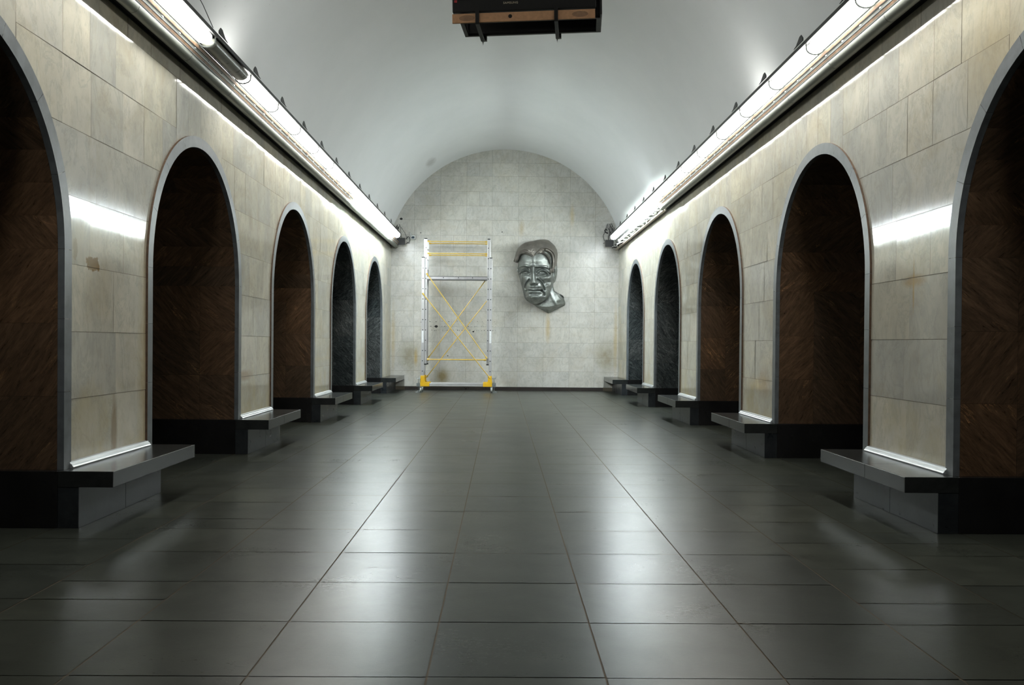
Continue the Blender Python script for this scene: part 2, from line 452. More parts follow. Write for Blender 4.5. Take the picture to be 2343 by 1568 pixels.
    for yc in ARCH:
        for p in archcut(yc-RI-.001,yc+RI+.001,ZS,4.5,yc,RI):
            mb.face([(s*6.43,a,b) for a,b in p],2)
    return mb.build(name,[mat,M_GROUT,M_BROWN,M_BLACK,M_SLATE],kind='structure',recalc=False)
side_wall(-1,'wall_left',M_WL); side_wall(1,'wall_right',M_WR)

# far end wall
def back_wall():
    mb=MB()
    rows=[.106,.584,1.021,1.472,1.944,2.42,2.88,3.361,3.804,4.263,4.755,5.228,5.664,6.102,6.575,6.986,7.45]
    cols=[-3.52,-2.79,-1.99,-1.195,-.41,.40,1.197,1.99,2.766,3.52]
    for j,(z0,z1) in enumerate(zip(rows,rows[1:])):
        for i,(x0,x1) in enumerate(zip(cols,cols[1:])):
            if z0>ZV and min(abs(x0),abs(x1))>math.sqrt(max(0,RV*RV-(z0-ZV)**2)): continue
            cs=[(x0,x1)]
            if random.random()<.12 and j>2: cs=[(x0,(x0+x1)/2),((x0+x1)/2,x1)]
            for c0,c1 in cs:
                tile2d(mb,(c0,c1,z0,z1),lambda a,b,e:(a,YB+e,b),gap=.004,tilt=.0012)
    mb.face([(-3.6,YB+.006,0),(3.6,YB+.006,0),(3.6,YB+.006,7.6),(-3.6,YB+.006,7.6)],1)
    # drilled holes left by letters that were taken down
    for zr,n in ((2.105,13),(1.955,22),(1.83,24)):
        for i in range(n):
            x=-2.3+2.1*(i+random.uniform(0,.8))/n; r=random.uniform(.006,.014); z=zr+random.uniform(-.012,.012)
            mb.face([(x+r*math.cos(g*math.pi/3),YB-.001,z+r*math.sin(g*math.pi/3)) for g in range(6)],2)
    for x,z,r in ((-2.1,1.95,.05),(-3.2,5.243,.045),(-.96,1.80,.03),(-1.74,1.05,.02),(-2.56,2.08,.02),(-2.6,4.82,.018),(-.1,4.87,.02)):
        mb.face([(x+r*math.cos(g*math.pi/5),YB-.0012,z+r*.8*math.sin(g*math.pi/5)) for g in range(10)],2)
    return mb.build('wall_back',[M_WB,M_GROUT,M_BLACK],kind='structure',recalc=False)
back_wall()
mb=MB(); mb.face([(-8.6,YF,0),(8.6,YF,0),(8.6,YF,7.6),(-8.6,YF,7.6)],0,uv=[(0,0),(17,0),(17,7.6),(0,7.6)]); mb.build('wall_front',[M_WB],kind='structure',recalc=False)
# platform tunnels beyond the pillars: dark, unlit
for s,nm in ((-1,'left_platform'),(1,'right_platform')):
    mb=MB(); mb.face([(s*8.6,YF,0),(s*8.6,YB+.1,0),(s*8.6,YB+.1,4.5),(s*8.6,YF,4.5)],0)
    mb.face([(s*3.52,YB+.03,0),(s*8.6,YB+.03,0),(s*8.6,YB+.03,4.5),(s*3.52,YB+.03,4.5)],0)
    mb.build('wall_'+nm,[M_PLINTH],kind='structure',recalc=False)
    mb=MB(); mb.face([(s*6.43,YF,4.5),(s*6.43,YB+.1,4.5),(s*8.6,YB+.1,4.5),(s*8.6,YF,4.5)],0)
    mb.build('ceiling_'+nm,[M_BLACK],kind='structure',recalc=False)

# floor
def floor():
    mb=MB(); w=.7822; x0=-.3932-w*11
    for i in range(23):
        a0=x0+i*w; a1=a0+w; outer=not(-1.97<(a0+a1)/2<1.97)
        y=3.968-w*17+(random.uniform(-.004,.004))
        while y<YB+.1:
            L=w
            if outer and random.random()<.45: L=w/2
            y1=min(y+L,YB+.1)
            tile2d(mb,(a0,a1,y,y1),lambda a,b,e:(a,b,e),gap=.009 ,tilt=.0007,rot=random.choice((0,math.pi/2))*0)
            y+=L
    mb.face([(x0,YF-.3,-.004),(x0+w*23,YF-.3,-.004),(x0+w*23,YB+.2,-.004),(x0,YB+.2,-.004)],1)
    # chips and cracks
    for (cx,cy,l,g) in ((.64,7.9,.12,0),(1.55,5.62,.20,-1.0),(1.2,4.75,.10,-.5),(-.9,5.9,.05,0),(-.35,6.9,.03,0),(1.15,7.1,.12,-1.1)):
        n=6; P=[(cx+l*(k/n-.5)*math.cos(g)+random.uniform(-.008,.008),cy+l*(k/n-.5)*math.sin(g)*1.5+random.uniform(-.008,.008)) for k in range(n+1)]
        for p,q in zip(P,P[1:]):
            mb.face([(p[0],p[1]-.003,.0012),(q[0],q[1]-.003,.0012),(q[0],q[1]+.004,.0012),(p[0],p[1]+.004,.0012)],1)
    return mb.build('floor',[M_FLOOR,M_GROUT2],kind='structure',recalc=False)
floor()

# vault
def vault():
    mb=MB(); N=72; g0=math.asin((4.43-ZV)/RV); ys=[YF+(YB+.05-YF)*k/24 for k in range(25)]
    ang=[g0+(math.pi-2*g0)*i/N for i in range(N+1)]
    for k in range(24):
        for i in range(N):
            P=[(RV*math.cos(g),y,ZV+RV*math.sin(g)) for g,y in ((ang[i],ys[k]),(ang[i+1],ys[k]),(ang[i+1],ys[k+1]),(ang[i],ys[k+1]))]
            mb.face(P,0)
    o=mb.build('ceiling',[M_PLASTER],kind='structure',recalc=False)
    bm=bmesh.new(); bm.from_mesh(o.data); bmesh.ops.remove_doubles(bm,verts=bm.verts,dist=1e-4); bm.to_mesh(o.data); bm.free()
    for p in o.data.polygons: p.use_smooth=True
vault()

# ------------------------------------------------------------------ stone bands round the arches
tn=[0]
def trimname(): tn[0]+=1; return 'trim_%d'%tn[0]
def band(s,yc):
    mb=MB(); xi=s*(HW+.03); xo=s*(HW-.022)
    segs=[]
    for side in (-1,1):
        zz=[SEAT,1.05,1.62,ZS]
        for z0,z1 in zip(zz,zz[1:]): segs.append([(yc+side*RI,z0+.001,yc+side*RO),(yc+side*RI,z1-.001,yc+side*RO)])
    for pr in segs:
        (a,z0,b),(_,z1,_2)=pr
        y0,y1=min(a,b),max(a,b)
        for x0,x1 in ((xo,xi),):
            mb.face([(xo,y0,z0),(xo,y1,z0),(xo,y1,z1),(xo,y0,z1)],0,[(y0,z0),(y1,z0),(y1,z1),(y0,z1)],random.random())
            mb.face([(xo,a,z0),(xi,a,z0),(xi,a,z1),(xo,a,z1)],0)
            mb.face([(xo,b,z0),(xi,b,z0),(xi,b,z1),(xo,b,z1)],1)
    NS=8; sub=6
    for i in range(NS):
        t=random.random()
        for j in range(sub):
            g0=math.pi*(i+j/sub)/NS+(.0008 if j==0 else 0); g1=math.pi*(i+(j+1)/sub)/NS-(.0008 if j==sub-1 else 0)
            Q=lambda R,g,x:(x,yc-R*math.cos(g),ZS+R*math.sin(g))
            mb.face([Q(RI,g0,xo),Q(RO,g0,xo),Q(RO,g1,xo),Q(RI,g1,xo)],0,[(g0*1.5+t*9,0),(g0*1.5+t*9,.12),(g1*1.5+t*9,.12),(g1*1.5+t*9,0)],t)
            mb.face([Q(RI,g0,xo),Q(RI,g1,xo),Q(RI,g1,xi),Q(RI,g0,xi)],0)
            mb.face([Q(RO,g0,xo),Q(RO,g1,xo),Q(RO,g1,xi),Q(RO,g0,xi)],1)
    # dark backing seen through the joints
    mb.build(trimname(),[M_BAND,M_BANDSIDE],kind='structure',recalc=False)
for s in (-1,1):
    for yc in ARCH[1:]: band(s,yc)

# plinths of the passage jambs
for s,nm in ((-1,'left'),(1,'right')):
    mb=MB()
    for k in KP:
        a=Y1+k*PER; b=a+PIER
        if k==4: b=YB
        if a<YF: continue
        mb.box(s*3.4985,s*6.47,a-.065,a+.0,0,SEAT)
        if k!=4: mb.box(s*3.505,s*6.47,b,b+.03,0,SEAT)
    mb.build('baseboard_'+nm,[M_PLINTH],kind='structure',bevel=.004)
mb=MB(); mb.box(-3.05,3.05,YB-.02,YB+.004,0,.106); mb.build('baseboard_back',[simple('baseboard_stone',(.03,.024,.022),.3,0,4,.3)],kind='structure',bevel=.003)

# ------------------------------------------------------------------ benches
ORD=['nearest the camera','second from the camera','third from the camera','fourth from the camera']
def bench(s,k):
    a=Y1+k*PER-.065; b=Y1+k*PER+PIER+.02; end=(k==4)
    if end: b=YB-.002
    side='left' if s<0 else 'right'
    if k<0: lab='dark stone bench on the %s just behind the camera position'%side
    elif end: lab='dark stone bench in the %s far corner against the end wall'%side
    else: lab='polished dark stone bench against the %s wall, %s'%(side,['nearest of its row','second of its row from the camera','third of its row from the camera','fourth of its row from the camera'][k])
    t=thing('stone_bench',lab,'bench',(s*3.3,(a+b)/2,0),'stone benches along the %s wall'%side)
    L=b-a; cut=a+L*(.45 if s<0 else .42)
    ch=[]
    mb=MB(); 
    if k in (0,) and s<0: mb.box(s*3.497,s*3.07,a,b,.318,SEAT)
    else: mb.box(s*3.497,s*3.07,a,cut-.001,.318,SEAT,t=.2); mb.box(s*3.497,s*3.07,cut+.001,b,.318,SEAT,t=.8)
    ch.append(mb.build('seat',M_BENCH,bevel=.004))
    mb=MB(); e=b-.17 if not end else b
    c2=a+(e-a)*.52
    mb.box(s*3.497,s*3.335,a+.004,c2-.001,0,.318); mb.box(s*3.497,s*3.335,c2+.001,e,0,.318)
    ch.append(mb.build('support',M_SUPP,bevel=.003))
    if not end:
        mb=MB(); y0,y1=Y1+k*PER+.10,Y1+k*PER+PIER-.10
        prof=[(3.497,.443),(3.452,.443),(3.448,.452),(3.458,.460),(3.462,.472),(3.474,.478),(3.478,.490),(3.497,.496)]
        mb.prism([(s*p,q) for p,q in prof],y0,y1)
        ch.append(mb.build('wall_moulding',M_ALU)); ch[-1]['label']='bright aluminium strip between seat and wall'
    rebase(t,ch)
for s in (-1,1):
    for k in range(-1,5): bench(s,k)

# ------------------------------------------------------------------ cornice: soffit, trough, tray
TROUGH=[(3.44,4.42),(3.41,4.375),(3.38,4.345),(3.35,4.336),(3.32,4.345),(3.298,4.365),(3.285,4.392),(3.284,4.412),(3.29,4.42)]
def cornice(s):
    # black ledge behind everything
    mb=MB(); mb.box(s*3.62,s*3.29,YF,YB,4.42,4.45); mb.box(s*3.62,s*3.495,YF,YB,4.395,4.42)
    mb.build(trimname(),[M_BLACK],kind='structure')
    # trough in lengths
    mb=MB(); y=LY0-.05-1.36*14; yend=27.75 if s<0 else 19.6
    while y<yend:
        y1=min(y+1.36,yend)
        if y1>YF:
            mb.prism([(s*a,b) for a,b in TROUGH],max(y,YF)+.004,y1-.004)
            mb.prism([(s*(a+(.003 if a<3.36 else -.003)),b+.003) for a,b in TROUGH],y1-.006,y1+.006,m=1)
        y=y1
    if s<0: mb.prism([(s*a,b) for a,b in TROUGH],yend,YB-.02)
    mb.build(trimname(),[M_TROUGH,M_BLACK],kind='structure',smooth=True,angle=40)
    # tray plate between trough and strip lights, with a brown strip and beads
    mb=MB(); ye=27.79 if s<0 else 19.6
    def strip(p,q,e,m):       # a bar lying on the slope between parameters p and q, e proud of it
        A=(3.285,4.412); B=(3.222,4.505); d=(B[0]-A[0],B[1]-A[1]); L=math.hypot(*d); nx,nz=-d[1]/L,d[0]/L
        P=[(A[0]+d[0]*p,A[1]+d[1]*p),(A[0]+d[0]*q,A[1]+d[1]*q)]
        pr=[(P[0][0]+nx*e,P[0][1]+nz*e),(P[1][0]+nx*e,P[1][1]+nz*e),(P[1][0]-nx*.008,P[1][1]-nz*.008),(P[0][0]-nx*.008,P[0][1]-nz*.008)]
        mb.prism([(s*a_,b_) for a_,b_ in pr],YF,ye,m=m)
    strip(0,1,0,0); strip(.02,.08,.006,2); strip(.10,.33,.003,1); strip(.36,.44,.006,2); strip(.62,.66,.004,3); strip(.70,.93,.003,1)
    y=YF+.4
    while y<19.6:
        mb.box(s*3.250,s*3.240,y,y+.02,4.452,4.462,2); y+=.45
    mb.build(trimname(),[M_TRAY,M_TRAYB,M_ALU,M_BLACK],kind='structure')
    mb=MB(); mb.box(s*3.30,s*3.05,27.80,27.83,4.42,4.63); mb.build(trimname(),[M_HOUS2],kind='structure')
    if s>0:   # broken-open stretch of the tray near the end wall
        mb=MB(); mb.box(3.44,3.405,19.6,YB-.05,4.345,4.41,0); mb.box(3.42,3.36,19.6,YB-.05,4.335,4.345,0)
        mb.build(trimname(),[simple('rough_edge_plaster',(.42,.36,.31),.8,0,20,.3)],kind='structure')
for s in (-1,1): cornice(s)

# ------------------------------------------------------------------ strip lights
def lamp_parts(s,lit,short=0.0,far=0):
    L=LP-.09; out=[]
    # diffuser: rounded bar with drooping belly
    mb=MB(); n=12; cx,cz=3.145,4.547; rw,rh=.082,.056
    prof=[]
    for i in range(n+1):
        g=math.pi+math.pi*i/n; prof.append((cx+rw*math.cos(g),cz+rh*math.sin(g)))
    prof+= [(cx+rw,cz+.02),(cx+rw*.6,cz+.034),(cx-rw*.2,cz+.045),(cx-rw*.8,cz+.052),(cx-rw,cz+.03)]
    st=[(0.0,.45),(.008,.75),(.03,.95),(.06,1.0),(L-.06,1.0),(L-.03,.95),(L-.008,.75),(L,.45)]
    rings=[]
    for y,k in st:
        b=len(mb.v); rings.append(b)
        for a,c in prof: mb.v.append((s*(cx+(a-cx)*(.6+.4*k)),y+.045,cz+(c-cz)*k))
    N=len(prof)
    for r0,r1 in zip(rings,rings[1:]):
        for q in range(N): mb.f.append([r0+q,r0+(q+1)%N,r1+(q+1)%N,r1+q]); mb.m.append(0); mb.t.append(.5); mb.uv.append([(0,0)]*4)
    for r0 in (rings[0],rings[-1]): mb.f.append([r0+q for q in range(N)]); mb.m.append(0); mb.t.append(.5); mb.uv.append([(0,0)]*N)
    out.append(mb.build('diffuser',(M_LAMP,M_LAMPF,M_LAMPG)[far] if lit else M_LOFF,smooth=True,angle=50))
    if not lit: out[-1]['label']='unlit grey diffuser'
    # housing: channel over the diffuser with inner flange rails
    mb=MB(); y0,y1=short,LP
    mb.box(s*3.235,s*3.10,y0+.002,y1-.002,4.602,4.617); mb.box(s*3.243,s*3.232,y0+.002,y1-.002,4.53,4.617)
    mb.box(s*3.11,s*3.035,.002,y1-.002,4.615,4.623,1); mb.box(s*3.047,s*3.030,.002,y1-.002,4.582,4.623,1); mb.box(s*3.055,s*3.048,.002,y1-.002,4.627,4.633,1); mb.box(s*3.14,s*3.13,LP/2-.05,LP/2+.05,4.617,4.68,1)
    out.append(mb.build('housing',[M_HOUS,M_HOUS2],bevel=.003))
    # hanger plate and wire bail at the joint
    mb=MB(); mb.prism([(0,0),(.30,0),(.22,.014),(.11,.075),(.06,.078),(0,.03)][::-1],s*3.015,s*3.022,axis='x')
    for v in range(len(mb.v)): mb.v[v]=(mb.v[v][0],mb.v[v][1]+.004,mb.v[v][2]+4.624)
    out.append(mb.build('hanger_bracket',M_HOUS2))
    mb=MB(); pth=[]
    for i in range(11):
        g=math.pi+math.pi*i/10; pth.append((s*(cx+(rw+.008)*math.cos(g)),0.012,cz+(rh+.008)*math.sin(g)))
    mb.sweep([(s*(cx-rw-.008),.012,4.59)]+pth+[(s*(cx+rw+.008),.012,4.59)],.008,6)
    out.append(mb.build('wire_clip',M_HOUS,smooth=True))
    return out
NUM=['first','second','third','fourth','fifth','sixth','seventh','eighth','ninth','tenth','eleventh','twelfth','thirteenth','fourteenth','fifteenth','sixteenth','seventeenth','eighteenth']
def ring_strip(s):
    side='left' if s<0 else 'right'
    protos={}
    grp='strip lights along the %s cornice'%side
    for n in range(-4,14):
        lit = not (s<0 and n==1); far = 0 if n<9 else (1 if n<12 else 2)
        short=.0
        if (s<0 and n==2) or (s>0 and n==3) or (s>0 and n==3): short=.45
        if s>0 and n==10: short=.12
        key=(lit,short,far)
        i=13-n
        if not lit: lab='unlit strip light on the left cornice, the only dark one between glowing ones'
        else: lab='glowing white strip light on the %s cornice, %s counted from the end wall'%(side,NUM[i])
        loc=(0,LY0+LP*n,0)
        if key not in protos:
            t=thing('strip_light',lab,'ceiling light',(0,0,0),grp)
            for c in lamp_parts(s,lit,short,far): c.parent=t
            t.location=loc; protos[key]=t
        else: copytree(protos[key],loc,lab)
for s in (-1,1): ring_strip(s)

# bare tubes by the end wall
def tubes(s):
    side='left' if s<0 else 'right'
    y0=19.45; n=0; first=None
    while n<5:
        lab='bare fluorescent tube behind the %s strip lights, %s from the end wall'%(side,NUM[4-n])
        if first is None:
            t=thing('fluorescent_tube',lab,'lamp tube',(0,0,0),'bare tubes on the %s'%side)
            mb=MB(); mb.sweep([(s*3.215,.02,4.40),(s*3.215,1.2,4.40)],.013,10); a=mb.build('glass_tube',M_TUBE,smooth=True); a.parent=t
            for yy in (0,1.2):
                mb=MB(); mb.box(s*3.20,s*3.228,yy-.005,yy+.025,4.38,4.43); mb.box(s*3.20,s*3.31,yy,yy+.012,4.421,4.432); c=mb.build('lamp_holder',M_TRAY,bevel=.002); c.parent=t
            first=t; t.location=(0,y0,0)
        else: copytree(first,(0,y0,0),lab)
        y0+=1.31; n+=1
for s in (-1,1): tubes(s)

# ------------------------------------------------------------------ loose wires and cable bundles
def cable_bundle(name,label,cx,cz,seed,n,spread,drop):
    R=random.Random(seed); mb=MB()
    for i in range(n):
        x=cx+R.uniform(-spread,spread); z=cz+R.uniform(-.05,.1); P=[]
        for k in range(7):
            P.append((x,YB-.02-R.uniform(0,.08),z)); x+=R.uniform(-.07,.07); z-=drop/6*R.uniform(.3,1.6)
        mb.sweep(P,R.uniform(.005,.010),6)
    return mb
mb=cable_bundle('c','',-3.27,4.98,3,9,.07,.38)
tag(mb.build('cable_bundle',M_WIRE,smooth=True),'tangle of dark cables on the end wall beside the left lights','cable','cable tangles on the end wall')
mb=cable_bundle('c','',3.22,5.08,5,9,.1,.55)
mb.sweep([(3.12,YB-.05,4.95),(3.08,YB-.08,4.98),(3.05,YB-.08,4.93),(3.08,YB-.07,4.88),(3.15,YB-.05,4.86)],.02,8)
tag(mb.build('cable_bundle',M_WIRE,smooth=True),'tangle of dark cables on the end wall beside the right lights','cable','cable tangles on the end wall')
mb=MB(); mb.sweep([(-3.05,YB-.03,4.62),(-2.98,YB-.05,4.70),(-2.93,YB-.06,4.66),(-2.93,YB-.05,4.58),(-2.97,YB-.05,4.50),(-3.02,YB-.04,4.53)],.01,6); mb.sweep([(-3.06,YB-.03,4.46),(-3.0,YB-.05,4.50),(-2.93,YB-.05,4.50)],.008,6)
tag(mb.build('camera_cable',M_WIRE,smooth=True),'thin looped cable below the small wall camera','cable')
R=random.Random(11); mb=MB(); mb2=MB()
for i in range(26):
    y=19.8+i*.31; P=[]
    x,z=R.uniform(3.26,3.38),R.uniform(4.355,4.40)
    for k in range(6):
        P.append((min(3.42,max(3.245,x)),y,min(4.41,max(4.335,z)))); y+=R.uniform(.03,.13); x+=R.uniform(-.06,.06); z+=R.uniform(-.03,.03)
    (mb if i%2 else mb2).sweep(P,R.uniform(.006,.012),6)
o=thing('open_cable_run','exposed jumble of wires in the broken right cornice near the end wall','cable',(3.3,19.6,4.38))
rebase(o,[mb.build('dark_wires',M_WIRE,smooth=True),mb2.build('pale_wires',simple('pale_wire',(.55,.55,.52),.4),smooth=True)])
bl=[]
for y in np.arange(19.9,27.6,.62):
    mb=MB(); mb.box(3.26,3.38,y,y+.16,4.385,4.415); bl.append(mb.build('ballast',M_TRAY,bevel=.004))
rebase(o,bl)
mb=MB(); mb.sweep([(-3.03,9.3,4.63),(-3.03,9.0,4.74),(-3.05,8.6,4.88),(-3.07,7.9,5.10)],.004,5)
tag(mb.build('loose_wire',M_WIRE,smooth=True),'thin loose wire rising from the left strip lights at the top edge','wire')

# small wall camera
t=thing('security_camera','small white security camera on the end wall, left of the scaffold top','camera',(-2.83,YB,4.65))
mb=MB(); mb.prism([(-.07,0),(.07,0),(.07,.10),(.035,.12),(-.03,.12),(-.07,.05)],27.86,YB-.03)
for i,v in enumerate(mb.v): mb.v[i]=(v[0]-2.82,v[1],v[2]+4.60)
a=mb.build('camera_body',simple('camera_shell',(.62,.63,.62),.35),bevel=.006)
mb=MB(); mb.prism([(-.045,.02),(.05,.02),(.05,.085),(-.02,.085),(-.045,.05)],27.852,27.862)
for i,v in enumerate(mb.v): mb.v[i]=(v[0]-2.82,v[1],v[2]+4.60)
b=mb.build('lens_window',simple('camera_glass',(.03,.05,.07),.1))
mb=MB(); mb.sweep([(-2.87,27.97,4.70),(-2.92,YB-.05,4.80),(-2.93,YB,4.82)],.022,8); c=mb.build('mounting_arm',a.data.materials[0],smooth=True)
rebase(t,[a,b,c])

# ------------------------------------------------------------------ rolling scaffold
M_ALR=simple('aluminium_profile',(.50,.495,.50),.32,.35,4,.08)
M_YEL=simple('yellow_tube',(.55,.37,.07),.32,0,12,.12)
M_YELP=simple('yellow_bracket',(.72,.42,.015),.4,0,12,.08)
M_GALV=simple('galvanised_steel',(.30,.33,.34),.38,.8,25,.3)
M_RUB=simple('black_plastic',(.02,.02,.022),.5)
def scaffold():
    t=thing('scaffold_tower','tall aluminium folding scaffold with yellow braces in front of the end wall','scaffold',(-1.39,26.9,0))
    ch=[]
    YFR,YBK=26.6,27.15
    for (xo0,xo1,xi0,xi1,sd) in ((-2.432,-2.343,-2.372,-2.272,-1),(-.377,-.457,-.437,-.527,1)):
        for yy,front in ((YFR,True),(YBK,False)):
            # outer (lower) rail and inner (upper) rail
            mb=MB(); mb.box(xo0,xo1,yy-.015,yy+.045,.2,3.92)
            st=mb.build('lower_rail',M_ALR,bevel=.006)
            mb=MB(); mb.box(xi0,xi1,yy+.048,yy+.10,.83,4.47)
            iu=mb.build('upper_rail',M_ALR,bevel=.006)
            ch+=[st,iu]
            if front:
                mb=MB(); z=.62
                while z<3.9: mb.box((xo0+xo1)/2-.013,(xo0+xo1)/2+.013,yy-.018,yy-.013,z-.014,z+.014); z+=.30
                q=mb.build('rung_hole',M_RUB); q.parent=st; q['kind']='stuff'
                mb=MB(); z=1.22
                while z<4.4: mb.box((xi0+xi1)/2+sd*-.012-.012,(xi0+xi1)/2+sd*-.012+.012,yy+.045 if z>3.92 else yy+.046,yy+.050,z-.014,z+.014); z+=.30
                q=mb.build('rung_hole',M_RUB); q.parent=iu; q['kind']='stuff'
            mb=MB(); mb.box(min(xo0,xo1)-.002,max(xo0,xo1)+.002,yy-.017,yy+.047,3.915,3.945); q=mb.build('end_cap',M_RUB,bevel=.01); q.parent=st
            mb=MB(); mb.box(min(xi0,xi1)+.004,max(xi0,xi1)-.004,yy+.047,yy+.102,4.465,4.50); q=mb.build('end_cap',M_RUB,bevel=.012); q.parent=iu
            mb=MB(); mb.box(min(xi0,xi1)-.004,max(xi0,xi1)+.004,yy+.045,yy+.104,.80,.84); q=mb.build('foot_cap',M_RUB,bevel=.006); q.parent=iu
        # rungs run front to back
        xm=(xo0+xo1)/2; xn=(xi0+xi1)/2
        for i,z in enumerate(np.arange(.62,3.9,.30)):
            mb=MB(); mb.sweep([(xm,YFR+.03,z),(xm,YBK,z)],.016,8); ch.append(mb.build('rung',M_ALR,smooth=True))
        for z in np.arange(1.22,4.4,.30):
            mb=MB(); mb.sweep([(xn,YFR+.09,z),(xn,YBK+.06,z)],.016,8); ch.append(mb.build('rung',M_ALR,smooth=True))
        # label sticker
        mb=MB(); mb.box((xo0+xo1)/2-.028,(xo0+xo1)/2+.028,YFR-.019,YFR-.016,1.45,1.80); q=mb.build('sticker',simple('sticker',(.75,.76,.77),.5)); ch.append(q)
        # yellow corner bracket
        X0,X1=min(xo0,xo1)-.012,max(xo0,xo1)+.012
        for yy in (YFR,YBK):
            mb=MB()
            if sd<0: prof=[(X0-.012,.175),(X1+.15,.175),(X1+.15,.295),(X1+.035,.295),(X1+.01,.33),(X1+.01,.49),(X0+.005,.49),(X0,.32),(X0-.012,.27)]
            else: prof=[(X1+.012,.175),(X1+.012,.27),(X1,.32),(X1-.005,.49),(X0-.01,.49),(X0-.01,.33),(X0-.035,.295),(X0-.15,.295),(X0-.15,.175)]
            mb.prism(prof,yy-.035,yy+.055); ch.append(mb.build('corner_bracket',M_YELP,bevel=.006))
    # beams
    for yy in (YFR,YBK):
        mb=MB(); mb.box(-2.26,-.54,yy-.012,yy+.03,.185,.272); mb.box(-2.26,-.54,yy-.018,yy-.012,.20,.215); mb.box(-2.26,-.54,yy-.018,yy-.012,.245,.26); ch.append(mb.build('base_beam',M_ALR,bevel=.003))
    mb=MB(); mb.box(-2.275,-.525,YFR+.03,YBK+.05,3.30,3.38); pl=mb.build('platform_deck',simple('deck_side',(.36,.35,.36),.35,.7,6,.1),bevel=.004)
    mb=MB(); mb.box(-2.28,-.52,YFR+.025,YFR+.03,3.285,3.302); mb.box(-2.28,-.52,YFR+.025,YFR+.03,3.378,3.39)
    for x in (-1.8,-1.36,-.95): mb.box(x-.013,x+.013,YFR+.026,YFR+.031,3.335,3.36)
    q=mb.build('deck_edge',M_RUB); q.parent=pl; ch.append(pl)
    # yellow rails and braces
    def tube(n,p,q,r=.014):
        mb=MB(); d=(Vector(q)-Vector(p)); mb.sweep([p,q],r,10); mb.sweep([p,tuple(Vector(p)+d.normalized()*.07)],r*1.7,10); mb.sweep([q,tuple(Vector(q)-d.normalized()*.07)],r*1.7,10)
        ch.append(mb.build(n,M_YEL,smooth=True))
    for z in (4.405,4.055):
        tube('guard_rail',(-2.27,YFR+.06,z),(-.53,YFR+.06,z)); tube('guard_rail',(-2.27,YBK+.06,z),(-.53,YBK+.06,z))
    tube('horizontal_brace',(-2.26,YFR+.02,.96),(-.53,YFR+.02,.96),.019)
    tube('diagonal_brace',(-2.29,YFR,3.47),(-.51,YFR,1.0)); tube('diagonal_brace',(-2.40,YFR-.03,2.89),(-.42,YFR-.03,.43))
    tube('diagonal_brace',(-2.26,YBK-.02,1.0),(-.52,YBK-.02,3.40)); tube('diagonal_brace',(-2.31,YBK-.04,.42),(-.44,YBK-.04,2.83))
    # castors
    for x,sd in ((-2.50,-1),(-.30,1)):
        for yy in (YFR,YBK):
            mb=MB(); mb.sweep([(x,yy,.0),(x,yy,.40)],.010,8); mb.box(x-.09,x+.09,yy-.06,yy+.06,0,.014)
            mb.sweep([(x-.05*sd*-1,yy,.46),(x-.05*sd*-1,yy,.40),(x+.06*sd*-1,yy,.40)],.007,6)
            mb.box(x-.055,x+.055,yy-.04,yy+.04,.17,.27); ft=mb.build('levelling_foot',M_GALV,bevel=.003)
            wx=x-sd*.07
            mb=MB(); mb.sweep([(wx-.022,yy-.05,.075),(wx+.022,yy-.05,.075)],.062,20); wh=mb.build('castor_wheel',simple('castor_tyre',(.33,.35,.33),.5),smooth=True)
            mb=MB(); mb.box(wx-.032,wx-.026,yy-.08,yy+.02,.06,.17); mb.box(wx+.026,wx+.032,yy-.08,yy+.02,.06,.17); mb.box(wx-.032,wx+.032,yy-.03,yy+.03,.15,.18); fk=mb.build('fork',M_GALV); fk.parent=wh
            ch+=[ft,wh]
    rebase(t,ch)
scaffold()

